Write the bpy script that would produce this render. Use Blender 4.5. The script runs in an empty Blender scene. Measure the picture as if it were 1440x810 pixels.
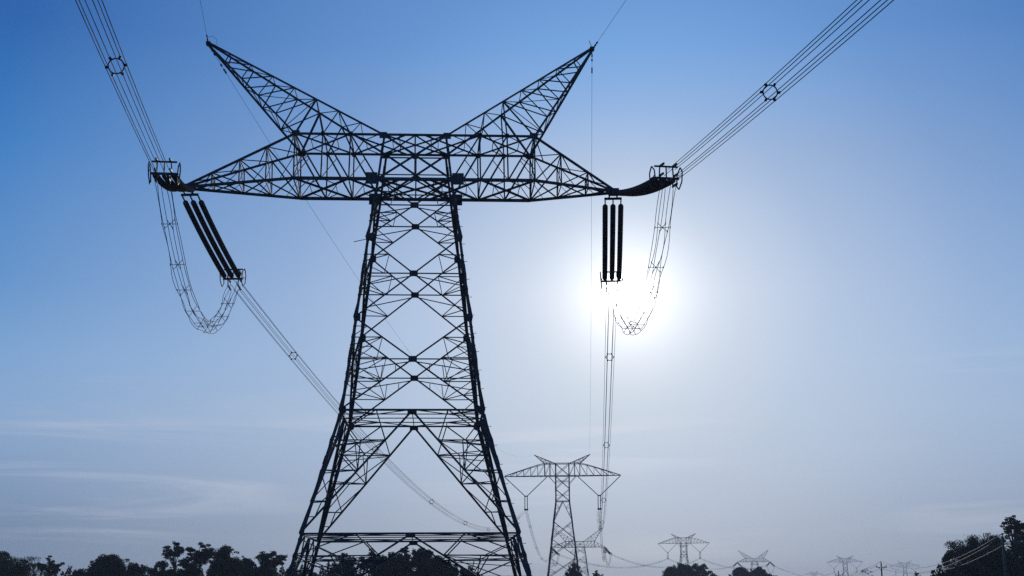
import bpy, math, random
from mathutils import Vector as V, Matrix

# ------------------------------------------------------------------ camera
sc = bpy.context.scene
COL = sc.collection
CAM = V((0, 0, 1.6))
F_PX, PITCH, YAW, ROLL = 1974.09, .2147, .0564, .0057     # focal length in 1440-px-wide units, radians
cam = bpy.data.objects.new('camera', bpy.data.cameras.new('camera'))
COL.objects.link(cam); sc.camera = cam
cam.data.sensor_width = 36; cam.data.lens = F_PX / 1440 * 36
cam.data.clip_start = .1; cam.data.clip_end = 12000
_F = V((math.sin(YAW), math.cos(YAW), 0)); _R = V((math.cos(YAW), -math.sin(YAW), 0)); _Z = V((0, 0, 1))
_fw = _F * math.cos(PITCH) + _Z * math.sin(PITCH); _up = -_F * math.sin(PITCH) + _Z * math.cos(PITCH)
_cx = _R * math.cos(ROLL) - _up * math.sin(ROLL); _cy = _R * math.sin(ROLL) + _up * math.cos(ROLL)
_m = Matrix((_cx, _cy, -_fw)).transposed().to_4x4(); _m.translation = CAM
cam.matrix_world = _m

# ------------------------------------------------------------------ sky and sun
SUN_EL, SUN_AZ = math.radians(11.94), math.radians(8.05)
SUN = V((math.sin(SUN_AZ) * math.cos(SUN_EL), math.cos(SUN_AZ) * math.cos(SUN_EL), math.sin(SUN_EL)))
SKY_STRENGTH = .1

def ramp(nt, fac, stops, scale=1.0, interp='LINEAR'):
    n = nt.nodes.new('ShaderNodeValToRGB'); cr = n.color_ramp; cr.interpolation = interp
    while len(cr.elements) > 1: cr.elements.remove(cr.elements[-1])
    for i, (p, c) in enumerate(stops):
        e = cr.elements[0] if i == 0 else cr.elements.new(p)
        e.position = p
        if not isinstance(c, tuple): c = (c, c, c)
        e.color = (c[0] * scale, c[1] * scale, c[2] * scale, 1)
    nt.links.new(fac, n.inputs[0]); return n.outputs[0]

def math_node(nt, op, a, b=None, clamp=False):
    n = nt.nodes.new('ShaderNodeMath'); n.operation = op; n.use_clamp = clamp
    for i, v in enumerate((a, b)):
        if v is None: continue
        if isinstance(v, (int, float)): n.inputs[i].default_value = v
        else: nt.links.new(v, n.inputs[i])
    return n.outputs[0]

def mix_rgb(nt, fac, a, b, mode='MIX'):
    n = nt.nodes.new('ShaderNodeMix'); n.data_type = 'RGBA'; n.blend_type = mode; n.clamp_result = False
    for s, v in ((n.inputs[0], fac), (n.inputs[6], a), (n.inputs[7], b)):
        if isinstance(v, (int, float)): s.default_value = v
        elif isinstance(v, tuple): s.default_value = (*v, 1)
        else: nt.links.new(v, s)
    return n.outputs[2]

def build_world():
    w = bpy.data.worlds.new('World'); sc.world = w; w.use_nodes = True
    nt = w.node_tree; N = nt.nodes; L = nt.links
    bg = N['Background']; bg.inputs[1].default_value = SKY_STRENGTH
    sky = N.new('ShaderNodeTexSky'); sky.sky_type = 'NISHITA'; sky.sun_disc = False
    sky.sun_elevation = SUN_EL; sky.sun_rotation = SUN_AZ
    sky.air_density = 1; sky.dust_density = .4; sky.ozone_density = 4
    tint = mix_rgb(nt, 1.0, sky.outputs[0], (.6, .85, 1.3), 'MULTIPLY')
    tc = N.new('ShaderNodeTexCoord'); D = tc.outputs['Generated']
    nrm = N.new('ShaderNodeVectorMath'); nrm.operation = 'NORMALIZE'; L.new(D, nrm.inputs[0]); D = nrm.outputs[0]
    sp = N.new('ShaderNodeSeparateXYZ'); L.new(D, sp.inputs[0]); z = sp.outputs[2]
    dt = N.new('ShaderNodeVectorMath'); dt.operation = 'DOT_PRODUCT'; L.new(D, dt.inputs[0]); dt.inputs[1].default_value = SUN
    ang = math_node(nt, 'MULTIPLY', math_node(nt, 'ARCCOSINE', dt.outputs['Value']), 180 / math.pi)
    # deep blue sky away from the sun, pale haze round it
    base = ramp(nt, z, [(0, (.150, .222, .335)), (.045, (.150, .225, .365)), (.085, (.205, .315, .50)), (.12, (.235, .375, .595)), (.16, (.178, .350, .62)),
                        (.208, (.088, .265, .57)), (.30, (.020, .182, .515)), (.375, (.012, .105, .375)), (1, (.006, .048, .21))])
    pale = ramp(nt, z, [(0, (.384, .385, .404)), (.045, (.405, .402, .427)), (.12, (.386, .392, .392)), (.208, (.430, .440, .450)), (.30, (.345, .385, .425)),
                        (.375, (.215, .385, .615)), (1, (.078, .20, .45))])
    pale = mix_rgb(nt, 1.0, pale, (2, 2, 2), 'MULTIPLY')
    f = ramp(nt, math_node(nt, 'DIVIDE', ang, 40.0), [(0, 1.0), (2 / 40, .88), (3.8 / 40, .76), (8 / 40, .49), (13.5 / 40, .29), (19 / 40, .17),
                                                     (26 / 40, .03), (1, 0.0)])
    col = mix_rgb(nt, f, base, pale)
    # thin drawn-out cirrus low over the horizon
    mp = N.new('ShaderNodeMapping'); mp.inputs['Scale'].default_value = (3.2, 3.2, 46); mp.inputs['Rotation'].default_value = (math.radians(1.2), math.radians(-1.5), 0)
    L.new(D, mp.inputs[0])
    n1 = N.new('ShaderNodeTexNoise'); n1.inputs['Scale'].default_value = 1.0; n1.inputs['Detail'].default_value = 9; n1.inputs['Roughness'].default_value = .58
    n1.inputs['Distortion'].default_value = .7; L.new(mp.outputs[0], n1.inputs['Vector'])
    mp2 = N.new('ShaderNodeMapping'); mp2.inputs['Scale'].default_value = (1.6, 1.6, 9); L.new(D, mp2.inputs[0])
    n2 = N.new('ShaderNodeTexNoise'); n2.inputs['Scale'].default_value = 1.7; n2.inputs['Detail'].default_value = 3; L.new(mp2.outputs[0], n2.inputs['Vector'])
    streak = ramp(nt, n1.outputs[0], [(.47, 0.0), (.66, 1.0)], interp='EASE')
    patch = ramp(nt, n2.outputs[0], [(.42, .10), (.60, 1.0)], interp='EASE')
    band = ramp(nt, z, [(0, .55), (.05, .8), (.10, 1.0), (.135, .55), (.17, 0.0)])
    cf = math_node(nt, 'MULTIPLY', math_node(nt, 'MULTIPLY', streak, patch), math_node(nt, 'MULTIPLY', band, .5))
    cloud = mix_rgb(nt, f, (.50, .53, .64), (.84, .82, .84))
    col = mix_rgb(nt, cf, col, cloud)
    # the aureole of the sun in moist air
    def gauss(width, amp):
        q = math_node(nt, 'DIVIDE', ang, width)
        e = math_node(nt, 'EXPONENT', math_node(nt, 'MULTIPLY', math_node(nt, 'MULTIPLY', q, q), -1.0))
        return math_node(nt, 'MULTIPLY', e, amp)
    g = math_node(nt, 'ADD', gauss(.66, 12.0), gauss(2.4, .48))
    gc = mix_rgb(nt, 1.0, g, (1.0, .98, .94), 'MULTIPLY')
    col = mix_rgb(nt, 1.0, col, gc, 'ADD')
    sc_ = mix_rgb(nt, 1.0, col, (1 / SKY_STRENGTH,) * 3, 'MULTIPLY')
    out = mix_rgb(nt, .07, sc_, tint)
    L.new(out, bg.inputs[0])
build_world()

sun = bpy.data.objects.new('sun', bpy.data.lights.new('sun', 'SUN')); COL.objects.link(sun)
sun.data.energy = 2.2; sun.data.angle = math.radians(.5); sun.data.color = (1, .93, .84)
sun.rotation_euler = SUN.to_track_quat('Z', 'Y').to_euler()

sc.view_settings.view_transform = 'Standard'; sc.view_settings.look = 'None'
sc.view_settings.exposure = 0; sc.view_settings.gamma = 1; sc.view_settings.use_curve_mapping = False
sc.render.engine = 'CYCLES'
sc.cycles.use_denoising = False
sc.cycles.max_bounces = 5; sc.cycles.volume_bounces = 0

# ------------------------------------------------------------------ helpers
def ray(px, py):
    u, v = px - 720, 405 - py
    u, v = u * math.cos(ROLL) + v * math.sin(ROLL), -u * math.sin(ROLL) + v * math.cos(ROLL)
    return (_fw * F_PX + _R * u + _up * v).normalized()

def at(px, py, Y):
    """point seen at a measured direction of the photograph, Y metres ahead"""
    d = ray(px, py); return CAM + d * (Y / d.y)

def material(name, c1, c2, rough, scale=3.0, metallic=0.0, spec=.5, trans=0.0):
    m = bpy.data.materials.new(name); m.use_nodes = True; nt = m.node_tree
    b = nt.nodes['Principled BSDF']
    tc = nt.nodes.new('ShaderNodeTexCoord')
    n = nt.nodes.new('ShaderNodeTexNoise'); n.inputs['Scale'].default_value = scale; n.inputs['Detail'].default_value = 5
    nt.links.new(tc.outputs['Object'], n.inputs['Vector'])
    r = ramp(nt, n.outputs[0], [(.35, c1), (.65, c2)])
    nt.links.new(r, b.inputs['Base Color'])
    b.inputs['Roughness'].default_value = rough; b.inputs['Metallic'].default_value = metallic
    b.inputs['Specular IOR Level'].default_value = spec
    if trans:
        t = nt.nodes.new('ShaderNodeBsdfTranslucent'); nt.links.new(r, t.inputs[0])
        mx = nt.nodes.new('ShaderNodeMixShader'); mx.inputs[0].default_value = trans
        nt.links.new(b.outputs[0], mx.inputs[1]); nt.links.new(t.outputs[0], mx.inputs[2])
        nt.links.new(mx.outputs[0], nt.nodes['Material Output'].inputs[0])
    return m

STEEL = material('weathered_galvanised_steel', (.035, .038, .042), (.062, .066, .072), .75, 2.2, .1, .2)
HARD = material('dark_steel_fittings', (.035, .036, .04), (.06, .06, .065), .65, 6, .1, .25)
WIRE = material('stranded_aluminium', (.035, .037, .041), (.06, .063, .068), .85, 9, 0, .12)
SHED = material('composite_insulator_rubber', (.030, .022, .022), (.045, .034, .034), .5, 3, 0, .4)
WOODP = material('weathered_pole', (.045, .042, .038), (.085, .08, .072), .85, 5)
PORC = material('porcelain', (.05, .042, .038), (.08, .07, .06), .7, 5, 0, .15)
INSW = material('covered_wire', (.12, .13, .14), (.18, .19, .20), .75, 4, 0, .2)
BARK = material('bark', (.030, .026, .022), (.06, .052, .044), .9, 4)
LEAF = material('foliage', (.020, .036, .020), (.045, .064, .032), .7, .35, 0, .15, .08)
LEAFB = material('foliage_bluish', (.020, .034, .024), (.040, .056, .036), .7, .35, 0, .15, .06)
LEAFY = material('foliage_bamboo', (.026, .042, .020), (.052, .070, .030), .7, .5, 0, .15, .1)
CONC = material('concrete', (.22, .21, .20), (.33, .32, .30), .9, 6)
GRASS = material('grass_field', (.035, .055, .022), (.075, .085, .036), .95, .06)

class MB:
    def __init__(s): s.v = []; s.f = []
    def bar(s, a, b, w, h=None):
        a, b = V(a), V(b); h = h or w; d = b - a
        if d.length < 1e-5: return s
        d.normalize(); r = V((0, 0, 1)) if abs(d.z) < .92 else V((0, 1, 0))
        x = d.cross(r).normalized() * (w / 2); y = d.cross(x).normalized() * (h / 2); o = len(s.v)
        for p in (a, b): s.v += [p - x - y, p + x - y, p + x + y, p - x + y]
        s.f += [(o, o + 3, o + 2, o + 1), (o + 4, o + 5, o + 6, o + 7)] + [(o + i, o + (i + 1) % 4, o + 4 + (i + 1) % 4, o + 4 + i) for i in range(4)]
        return s
    def angle(s, a, b, wx, wy, t):
        """rolled angle section; wx, wy are the two flange vectors"""
        a, b, wx, wy = V(a), V(b), V(wx), V(wy); o = len(s.v)
        ex, ey = wx.normalized() * t, wy.normalized() * t
        pr = [V((0, 0, 0)), wx, wx + ey, ex + ey, wy + ex, wy]
        for p in (a, b): s.v += [p + q for q in pr]
        s.f += [tuple(o + i for i in range(6)), tuple(o + 11 - i for i in range(6))] + [(o + i, o + 6 + i, o + 6 + (i + 1) % 6, o + (i + 1) % 6) for i in range(6)]
        return s
    def box(s, c, ax, ay, az):
        c, ax, ay, az = V(c), V(ax) / 2, V(ay) / 2, V(az) / 2; o = len(s.v)
        for k in (-1, 1): s.v += [c - ax - ay + az * k, c + ax - ay + az * k, c + ax + ay + az * k, c - ax + ay + az * k]
        s.f += [(o, o + 3, o + 2, o + 1), (o + 4, o + 5, o + 6, o + 7)] + [(o + i, o + (i + 1) % 4, o + 4 + (i + 1) % 4, o + 4 + i) for i in range(4)]
        return s
    def poly(s, pts, t):
        """flat plate of thickness vector t"""
        t = V(t) / 2; n = len(pts); o = len(s.v)
        s.v += [V(p) - t for p in pts] + [V(p) + t for p in pts]
        s.f += [tuple(o + i for i in range(n)), tuple(o + 2 * n - 1 - i for i in range(n))] + [(o + i, o + n + i, o + n + (i + 1) % n, o + (i + 1) % n) for i in range(n)]
        return s
    def tube(s, pts, r, n=6, closed=False):
        pts = [V(p) for p in pts]; m = len(pts); o = len(s.v); px = None
        for i, p in enumerate(pts):
            if closed: d = pts[(i + 1) % m] - pts[i - 1]
            else: d = pts[min(i + 1, m - 1)] - pts[max(i - 1, 0)]
            d.normalize()
            if px is None: px = d.cross(V((0, 0, 1)) if abs(d.z) < .9 else V((1, 0, 0))).normalized()
            px = (px - d * px.dot(d)).normalized(); py = d.cross(px)
            rr = r[i] if isinstance(r, (list, tuple)) else r
            for k in range(n):
                t = 2 * math.pi * k / n; s.v.append(p + px * (rr * math.cos(t)) + py * (rr * math.sin(t)))
        for i in range(m if closed else m - 1):
            j = (i + 1) % m
            for k in range(n): s.f.append((o + i * n + k, o + i * n + (k + 1) % n, o + j * n + (k + 1) % n, o + j * n + k))
        if not closed: s.f += [tuple(o + n - 1 - k for k in range(n)), tuple(o + (m - 1) * n + k for k in range(n))]
        return s
    def build(s, name, mat, parent=None, smooth=False):
        me = bpy.data.meshes.new(name); me.from_pydata([tuple(p) for p in s.v], [], s.f); me.update()
        me.materials.append(mat)
        if smooth: me.polygons.foreach_set('use_smooth', [True] * len(me.polygons))
        o = bpy.data.objects.new(name, me); COL.objects.link(o); o.parent = parent
        return o

def tag(o, label, cat, group=None, kind=None):
    o['label'] = label; o['category'] = cat
    if group: o['group'] = group
    if kind: o['kind'] = kind
    return o

def thing(name, label, cat, loc=(0, 0, 0), rz=0, group=None):
    o = bpy.data.objects.new(name, None); COL.objects.link(o); o.empty_display_size = .5
    o.location = loc; o.rotation_euler = (0, 0, rz)
    return tag(o, label, cat, group)

def copy_tree(o, parent=None, skip=()):
    c = o.copy(); COL.objects.link(c); c.parent = parent
    for ch in list(o.children):
        if ch.name.split('.')[0] not in skip: copy_tree(ch, c, skip)
    return c

def lerp(a, b, t): return V(a) + (V(b) - V(a)) * t

# ------------------------------------------------------------------ ground
g = MB(); GX, Y0, Y1 = 3300, -400, 3500
nx, ny = 44, 26
for j in range(ny + 1):
    for i in range(nx + 1):
        x = -GX + 2 * GX * i / nx; y = Y0 + (Y1 - Y0) * j / ny
        g.v.append(V((x, y, 0)))
for j in range(ny):
    for i in range(nx):
        a = j * (nx + 1) + i; g.f.append((a, a + 1, a + nx + 2, a + nx + 1))
ground = g.build('ground', GRASS); ground['kind'] = 'structure'

# ------------------------------------------------------------------ the strain (tension) tower
HW = [(0, 8.2), (5.32, 6.77), (13.27, 4.62), (16.65, 4.20), (19.5, 3.84), (22.55, 3.48), (25.13, 3.17), (27.44, 2.88), (29.37, 2.58), (32.64, 2.2)]
def hw(z, T=HW):
    for (a, wa), (b, wb) in zip(T, T[1:]):
        if z <= b: return wa + (wb - wa) * (z - a) / (b - a)
    return T[-1][1]
FACES = [(1, 0, 0, -1), (1, 0, 0, 1), (0, 1, -1, 0), (0, 1, 1, 0)]     # (u axis x, y, normal x, y)
def fp(face, u, z, T=HW):
    ux, uy, nx_, ny_ = face; w = hw(z, T); return V((u * ux * w + nx_ * w, u * uy * w + ny_ * w, z))

def strain_tower(label):
    R = thing('transmission_tower', label, 'power pylon', (-1.396, 95, 0))
    random.seed(4)
    # legs: angle sections, outer corner on the face lines
    for sx in (-1, 1):
        for sy in (-1, 1):
            m = MB(); zs = [-.15, 5.32, 13.27, 19.5, 25.13, 29.37, 32.64]; ws = [.22, .215, .205, .19, .175, .16]
            for a, b, w in zip(zs, zs[1:], ws):
                pa = V((sx * hw(max(a, 0)), sy * hw(max(a, 0)), a)); pb = V((sx * hw(b), sy * hw(b), b))
                m.angle(pa, pb, (-sx * w, 0, 0), (0, -sy * w, 0), .035)
                # bolted splice cover
                q = lerp(pa, pb, .55); q2 = lerp(pa, pb, .55 + .6 / (pb - pa).length)
                m.angle(q + V((sx * .03, sy * .03, 0)), q2 + V((sx * .03, sy * .03, 0)), (-sx * (w + .04), 0, 0), (0, -sy * (w + .04), 0), .02)
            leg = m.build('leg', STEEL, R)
            ft = MB(); c = hw(0); ft.box((sx * c, sy * c, .2), (1.3, 0, 0), (0, 1.3, 0), (0, 0, .7)); ft.build('footing', CONC, leg)
            for zj in (13.27, 19.5, 25.13):
                w = hw(zj); gp = MB()
                gp.poly([(sx * (w + .03), sy * (w + .02), zj - .4), (sx * (w + .09), sy * (w + .02), zj + .02), (sx * (w - .1), sy * (w + .02), zj + .36), (sx * (w - .38), sy * (w + .02), zj + .16), (sx * (w - .38), sy * (w + .02), zj - .2)], (0, .03, 0))
                gp.poly([(sx * (w + .02), sy * (w + .03), zj - .4), (sx * (w + .02), sy * (w + .09), zj + .02), (sx * (w + .02), sy * (w - .1), zj + .36), (sx * (w + .02), sy * (w - .38), zj + .16), (sx * (w + .02), sy * (w - .38), zj - .2)], (.03, 0, 0))
                gp.build('gusset_plate', STEEL, leg)
    # X-braced panels
    for face in FACES:
        P = lambda u, z: fp(face, u, z)
        t = V((face[2], face[3], 0))
        tt = V((face[0], face[1], 0))
        for z0, zp, z1, dw, fine in ((13.27, 16.65, 19.5, .15, 2), (19.5, 22.55, 25.13, .14, 1), (25.13, 27.44, 29.37, .13, 1)):
            m = MB(); c = P(0, zp)
            m.bar(P(-1, zp), P(1, zp), .075)
            dgs = []
            for s in (-1, 1):
                lo, hi = P(s, z0), P(s, z1)
                dgs += [(c, lo), (c, hi)]
                # lower quarter
                M = lerp(c, lo, .5 if fine == 1 else .45); zm = M.z
                m.bar(M, P(s, zm + .02), .06); m.bar(M, P(s, zm + (zp - z0) * .17), .06)
                m.bar(c + V((0, 0, -.15)), P(s, zm + (zp - z0) * .2), .06)
                m.bar(M, P(s, zp - .1), .055); 
                if fine == 2:
                    M2 = lerp(c, lo, .72); m.bar(M2, P(s, M2.z), .055); m.bar(M2, P(s, zm), .055); m.bar(M, P(s * .62, zp), .055)
                    M3 = lerp(c, lo, .24); m.bar(M3, M3 + V((0, 0, .45)), .05); m.bar(lerp(c, P(s, zm + .6), .45), M, .05)
                # upper quarter
                U = lerp(c, hi, .52); zu = U.z
                m.bar(U, P(s, zu - .02), .06); m.bar(U, P(s, zu - (z1 - zp) * .2), .06)
                m.bar(U, P(s * .56, zp), .05); m.bar(P(s * .56, zp), P(s, zp + (z1 - zp) * .27), .05)
                if fine == 2:
                    U2 = lerp(c, hi, .78); m.bar(U2, P(s, U2.z), .05); m.bar(U2, P(s, zu), .05); m.bar(U, P(s, zp + .2), .05)
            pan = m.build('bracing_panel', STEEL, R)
            for i, (a, b) in enumerate(dgs):
                d = MB(); off = t * (.04 if i in (0, 3) else -.05)
                d.bar(a + off, b + off, dw, .06); d.bar(a + off - t * .05, b + off - t * .05, .05, dw * .7)
                d.build('diagonal', STEEL, pan)
            gp = MB(); gp.box(c, tt * .56, t * .14, V((0, 0, .38))); gp.build('gusset_plate', STEEL, pan)
        # K-braced splayed panels below
        for z0, z1, dw in ((5.32, 13.27, .16), (0.0, 5.32, .15)):
            c = P(0, z1 - .06)
            ts = (.25, .5, .75)
            for s in (-1, 1):
                m = MB(); lo = P(s, z0 + .05)
                nd = [lerp(c, lo, q) for q in ts]
                lg = [P(s, n.z) for n in nd]
                for n, l in zip(nd, lg): m.bar(n, l, .075)
                qt = P(s * .5, z1)
                m.bar(qt, nd[0], .075); m.bar(qt, lg[0], .075)
                mid0 = lerp(nd[0], lg[0], .5)
                m.bar(mid0, P(s, z1 - .3), .06)
                m.bar(lg[0], nd[1], .07); m.bar(lg[1], nd[2], .07)
                m.bar(nd[0] - V((0, 0, .06)), lg[0] + V((0, 0, -.4)), .055)
                m.bar(nd[0], lerp(nd[1], lg[1], .45), .06); m.bar(lerp(nd[0], lg[0], .55), lerp(nd[1], lg[1], .0), .06)
                m.bar(nd[1], lerp(nd[0], lg[0], .45), .07); m.bar(lerp(nd[1], lg[1], .5), lg[2], .055)
                m.bar(nd[1] + V((0, 0, -.05)), lerp(nd[2], lg[2], .4), .06)
                e = lerp(nd[2], lo, .5); m.bar(e, P(s, e.z), .055)
                m.bar(lerp(nd[2], lg[2], .4), e, .055)
                pan = m.build('bracing_panel', STEEL, R)
                d = MB(); d.bar(c + t * .02, lo + t * .02, dw, .07); d.bar(c - t * .05, lo - t * .05, .06, dw * .8); d.build('diagonal', STEEL, pan)
            gp = MB(); gp.box(c + V((0, 0, -.08)), tt * .6, t * .07, V((0, 0, .28))); gp.build('gusset_plate', STEEL, R)
    # inner hip braces between neighbouring faces
    hb = MB()
    for z0, z1 in ((5.32, 13.27), (0.0, 5.32)):
        for sx in (-1, 1):
            for sy in (-1, 1):
                fx = FACES[0] if sy < 0 else FACES[1]; fy = FACES[2] if sx < 0 else FACES[3]
                for q in (.25, .5, .75):
                    a = lerp(fp(fx, 0, z1), fp(fx, sx, z0), q); b = lerp(fp(fy, 0, z1), fp(fy, sy, z0), q)
                    hb.bar(a, b, .06)
                    if q < .7:
                        c = V((sx * hw(a.z), sy * hw(a.z), a.z)); hb.bar(lerp(a, b, .5), c, .05)
    hb.build('hip_bracing', STEEL, R)
    # horizontal ring frames
    for z, w in ((13.27, .15), (5.32, .15)):
        rf = MB()
        for face in FACES:
            rf.bar(fp(face, -1, z), fp(face, 1, z), w, .09); 
            t = V((face[2], face[3], 0)); rf.bar(fp(face, -1, z) - t * .06 + V((0, 0, -.04)), fp(face, 1, z) - t * .06 + V((0, 0, -.02)), .05, .09)
        k = hw(z)
        mids = [V((0, -k, z)), V((k, 0, z)), V((0, k, z)), V((-k, 0, z))]
        for a, b in zip(mids, mids[1:] + mids[:1]): rf.bar(a, b, .09, .05)
        for s in (-1, 1):
            for q in (-1, 1):
                rf.bar((s * k * .5, q * k, z), (s * k * .5, q * k * .5, z - .02), .06); rf.bar((s * k, q * k * .5, z), (s * k * .5, q * k * .5, z + .01), .06)
                rf.bar((s * k, q * k, z), (s * k * .5, q * k * .5, z), .07)
        for a in mids: rf.bar(a, a * 0.0 + V((0, 0, z)) if False else (0, 0, z + .015), .06)
        rf.bar((-k * .5, -k * .5, z), (k * .5, -k * .5, z), .06); rf.bar((-k * .5, k * .5, z), (k * .5, k * .5, z), .06)
        rf.build('ring_frame', STEEL, R)
    # ---- crossarm: box beam, then two tapering arms of unequal length
    zb, zt, yb, yt, kx = 29.37, 32.64, 2.52, 2.26, 8.25
    ca = MB()
    bx = [kx, 6.4, 4.5, 2.56]; tx = [kx, 6.35, 4.45, 2.18]
    for sy in (-1, 1):
        for s in (-1, 1):
            B = [V((s * x, sy * yb, zb)) for x in bx]; T = [V((s * x, sy * yt, zt)) for x in tx]
            for i in range(4):
                if i < 3: ca.bar(T[i], B[i + 1], .11)
                if i < 3: ca.bar(B[i], T[i], .10)
            for i in range(3): ca.bar(lerp(T[i], B[i + 1], .55), lerp(B[i], T[i + 1] if i < 3 else T[i], .04), .05)
            ca.bar(lerp(T[0], B[1], .5), lerp(B[0], T[0], .25), .05)
        # centre bay
        a, b, c, d = V((-2.18, sy * yt, zt)), V((2.18, sy * yt, zt)), V((-2.56, sy * yb, zb)), V((2.56, sy * yb, zb))
        ca.bar(a, d, .13); ca.bar(b, c, .13); ca.bar(lerp(a, b, .5), lerp(c, d, .5), .1)
        ca.bar(lerp(a, c, .52), lerp(b, d, .52), .08)
        ca.bar(lerp(a, c, .9), lerp(b, d, .9), .07)
    for z, y, w, xs in ((zb, yb, .2, bx), (zt, yt, .1, tx)):
        for s in (-1, 1):
            for x0, x1 in ((xs[0], xs[2]), (xs[2], xs[3] - 1.6)):
                ca.bar((s * x0, -y, z), (s * x1, y, z), w, .09); ca.bar((s * x0, y, z), (s * x1, -y, z + .012), w, .09)
                for q in (.26, .74):
                    xm = s * (x0 + (x1 - x0) * q); ca.bar((xm, -y * .5, z), (xm, y * .5, z), .05)
                    ca.bar((xm, -y * .48, z), (s * (x0 + x1) / 2, -y, z), .05); ca.bar((xm, y * .48, z), (s * (x0 + x1) / 2, y, z), .05)
            for x in (xs[0], xs[2]): ca.bar((s * x, -y, z), (s * x, y, z), .08)
            ca.bar((s * xs[0], -y, z), (s * xs[0], y, zt if z == zb else zb), .07)
        ca.bar((-xs[3], -y, z), (xs[3], y, z), w * .9, .09); ca.bar((xs[3], -y, z), (-xs[3], y, z + .012), w * .9, .09)
        for s in (-1, 1): ca.bar((s * xs[3], -y, z), (0, y, z - .02), .08); ca.bar((s * xs[3], y, z), (0, -y, z - .03), .08); ca.bar((s * xs[3] * .5, -y, z), (s * xs[3] * .5, y, z), .06)
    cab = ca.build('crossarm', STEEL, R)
    for sy in (-1, 1):
        c = MB(); c.bar((-kx, sy * yb, zb), (kx, sy * yb, zb), .21, .2); c.build('chord', STEEL, cab)
        c = MB(); c.bar((-kx, sy * yt, zt), (kx, sy * yt, zt), .15, .14); c.build('chord', STEEL, cab)
        for s in (-1, 1):
            for (x, y, z, w, h) in ((s * 2.95, sy * (yb + .1), zb + .03, .8, .82), (s * 2.2, sy * (yt + .06), zt - .06, .52, .44), (s * 6.35, sy * (yt + .05), zt, .26, .32),
                                    (s * 4.45, sy * (yt + .05), zt, .3, .36), (s * (kx - .05), sy * (yt + .06), zt + .02, .56, .4)):
                gp = MB(); gp.box((x, y, z), (w, 0, 0), (0, .05, 0), (0, 0, h)); gp.build('gusset_plate', STEEL, cab)
        gp = MB(); gp.box((0, sy * (yb - .1), lerp((0, 0, zt), (0, 0, zb), .5).z), (.3, 0, 0), (0, .05, 0), (0, 0, .3)); gp.build('gusset_plate', STEEL, cab)
    for s, tipx, ks in ((-1, 15.79, (.26, .51, .77)), (1, 13.9, (.335, .68))):
        m = MB(); tip = V((s * tipx, 0, 29.34)); CH = {}
        for sy in (-1, 1):
            CH['b', sy] = (V((s * kx, sy * yb, zb)), tip + V((0, sy * .22, 0))); CH['t', sy] = (V((s * kx, sy * yt, zt)), tip + V((0, sy * .16, .18)))
        N = lambda k, sy, t: lerp(*CH[k, sy], t)
        al = (0,) + ks
        for i, t in enumerate(al):
            for sy in (-1, 1):
                if i: m.bar(N('b', sy, t), N('t', sy, t), .085)
                if i: m.bar(N('t', sy, t), N('b', sy, al[i - 1]), .085)
                nxt = al[i + 1] if i + 1 < len(al) else .93
                m.bar(lerp(N('t', sy, t), N('t', sy, nxt), .02), N('t', -sy, (t + nxt) / 2) if sy < 0 else N('t', -sy, nxt), .06)
                m.bar(N('b', sy, t), N('b', -sy, nxt), .075)
                m.bar(lerp(N('b', sy, t), N('t', sy, t), .5), N('b', sy, (t + nxt) / 2), .04)
            if i:
                m.bar(N('t', -1, t), N('t', 1, t), .06); m.bar(N('b', -1, t), N('b', 1, t), .06)
                m.bar(N('b', -1, t), N('t', 1, t), .05); m.bar(N('b', 1, t), N('t', -1, t), .05)
        arm = m.build('arm', STEEL, R)
        for k in 'bt':
            for sy in (-1, 1):
                c = MB(); c.bar(*CH[k, sy], .18 if k == 'b' else .14, .17 if k == 'b' else .14); c.build('chord', STEEL, arm)
        tp = MB(); tp.box(tip + V((s * .1, 0, .0)), (.7, 0, 0), (0, .62, 0), (0, 0, .42)); tp.build('tip_plate', STEEL, arm)
    # ---- earth-wire peaks
    for s, ax, az in ((-1, 14.78, 40.02), (1, 12.65, 40.07)):
        m = MB(); ap = V((s * ax, 0, az)); CH = {}
        for sy in (-1, 1):
            CH['u', sy] = (V((s * 2.2, sy * yt, zt)), ap + V((0, sy * .1, .05))); CH['l', sy] = (V((s * kx, sy * yt, zt)), ap + V((0, sy * .1, -.1)))
        N = lambda k, sy, t: lerp(*CH[k, sy], t)
        U = (.125, .25, .375, .5, .625, .75, .875); Lw = (0, .22, .42, .61, .80)
        for sy in (-1, 1):
            m.bar(N('l', sy, 0), N('u', sy, .375), .12)
            for i, t in enumerate(Lw[1:]):
                m.bar(N('l', sy, t), N('u', sy, U[2 + i]), .07); m.bar(N('l', sy, t), N('u', sy, U[3 + i]), .07)
            T = [V((s * x, sy * yt, zt)) for x in (6.35, 4.45)]
            m.bar(N('u', sy, .375), T[0], .09); m.bar(N('u', sy, .25), T[0], .07); m.bar(N('u', sy, .25), T[1], .08); m.bar(N('u', sy, .125), T[1], .06)
        for i, t in enumerate(U):
            m.bar(N('u', -1, t), N('u', 1, t), .05)
            if i + 1 < len(U): m.bar(N('u', -1, t), N('u', 1, U[i + 1]), .055)
        for i, t in enumerate(Lw):
            if i: m.bar(N('l', -1, t), N('l', 1, t), .05)
            if i + 1 < len(Lw):
                m.bar(N('l', -1, t), N('l', 1, Lw[i + 1]), .055); m.bar(N('l', -1, (t + Lw[i + 1]) / 2), N('l', 1, t), .04)
        m.bar(N('l', -1, .42), N('u', 1, .5), .04); m.bar(N('l', 1, .22), N('u', -1, .375), .04)
        pk = m.build('earth_wire_peak', STEEL, R)
        for k in 'ul':
            for sy in (-1, 1):
                c = MB(); c.bar(*CH[k, sy], .12 if k == 'u' else .13, .12); c.build('chord', STEEL, pk)
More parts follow.
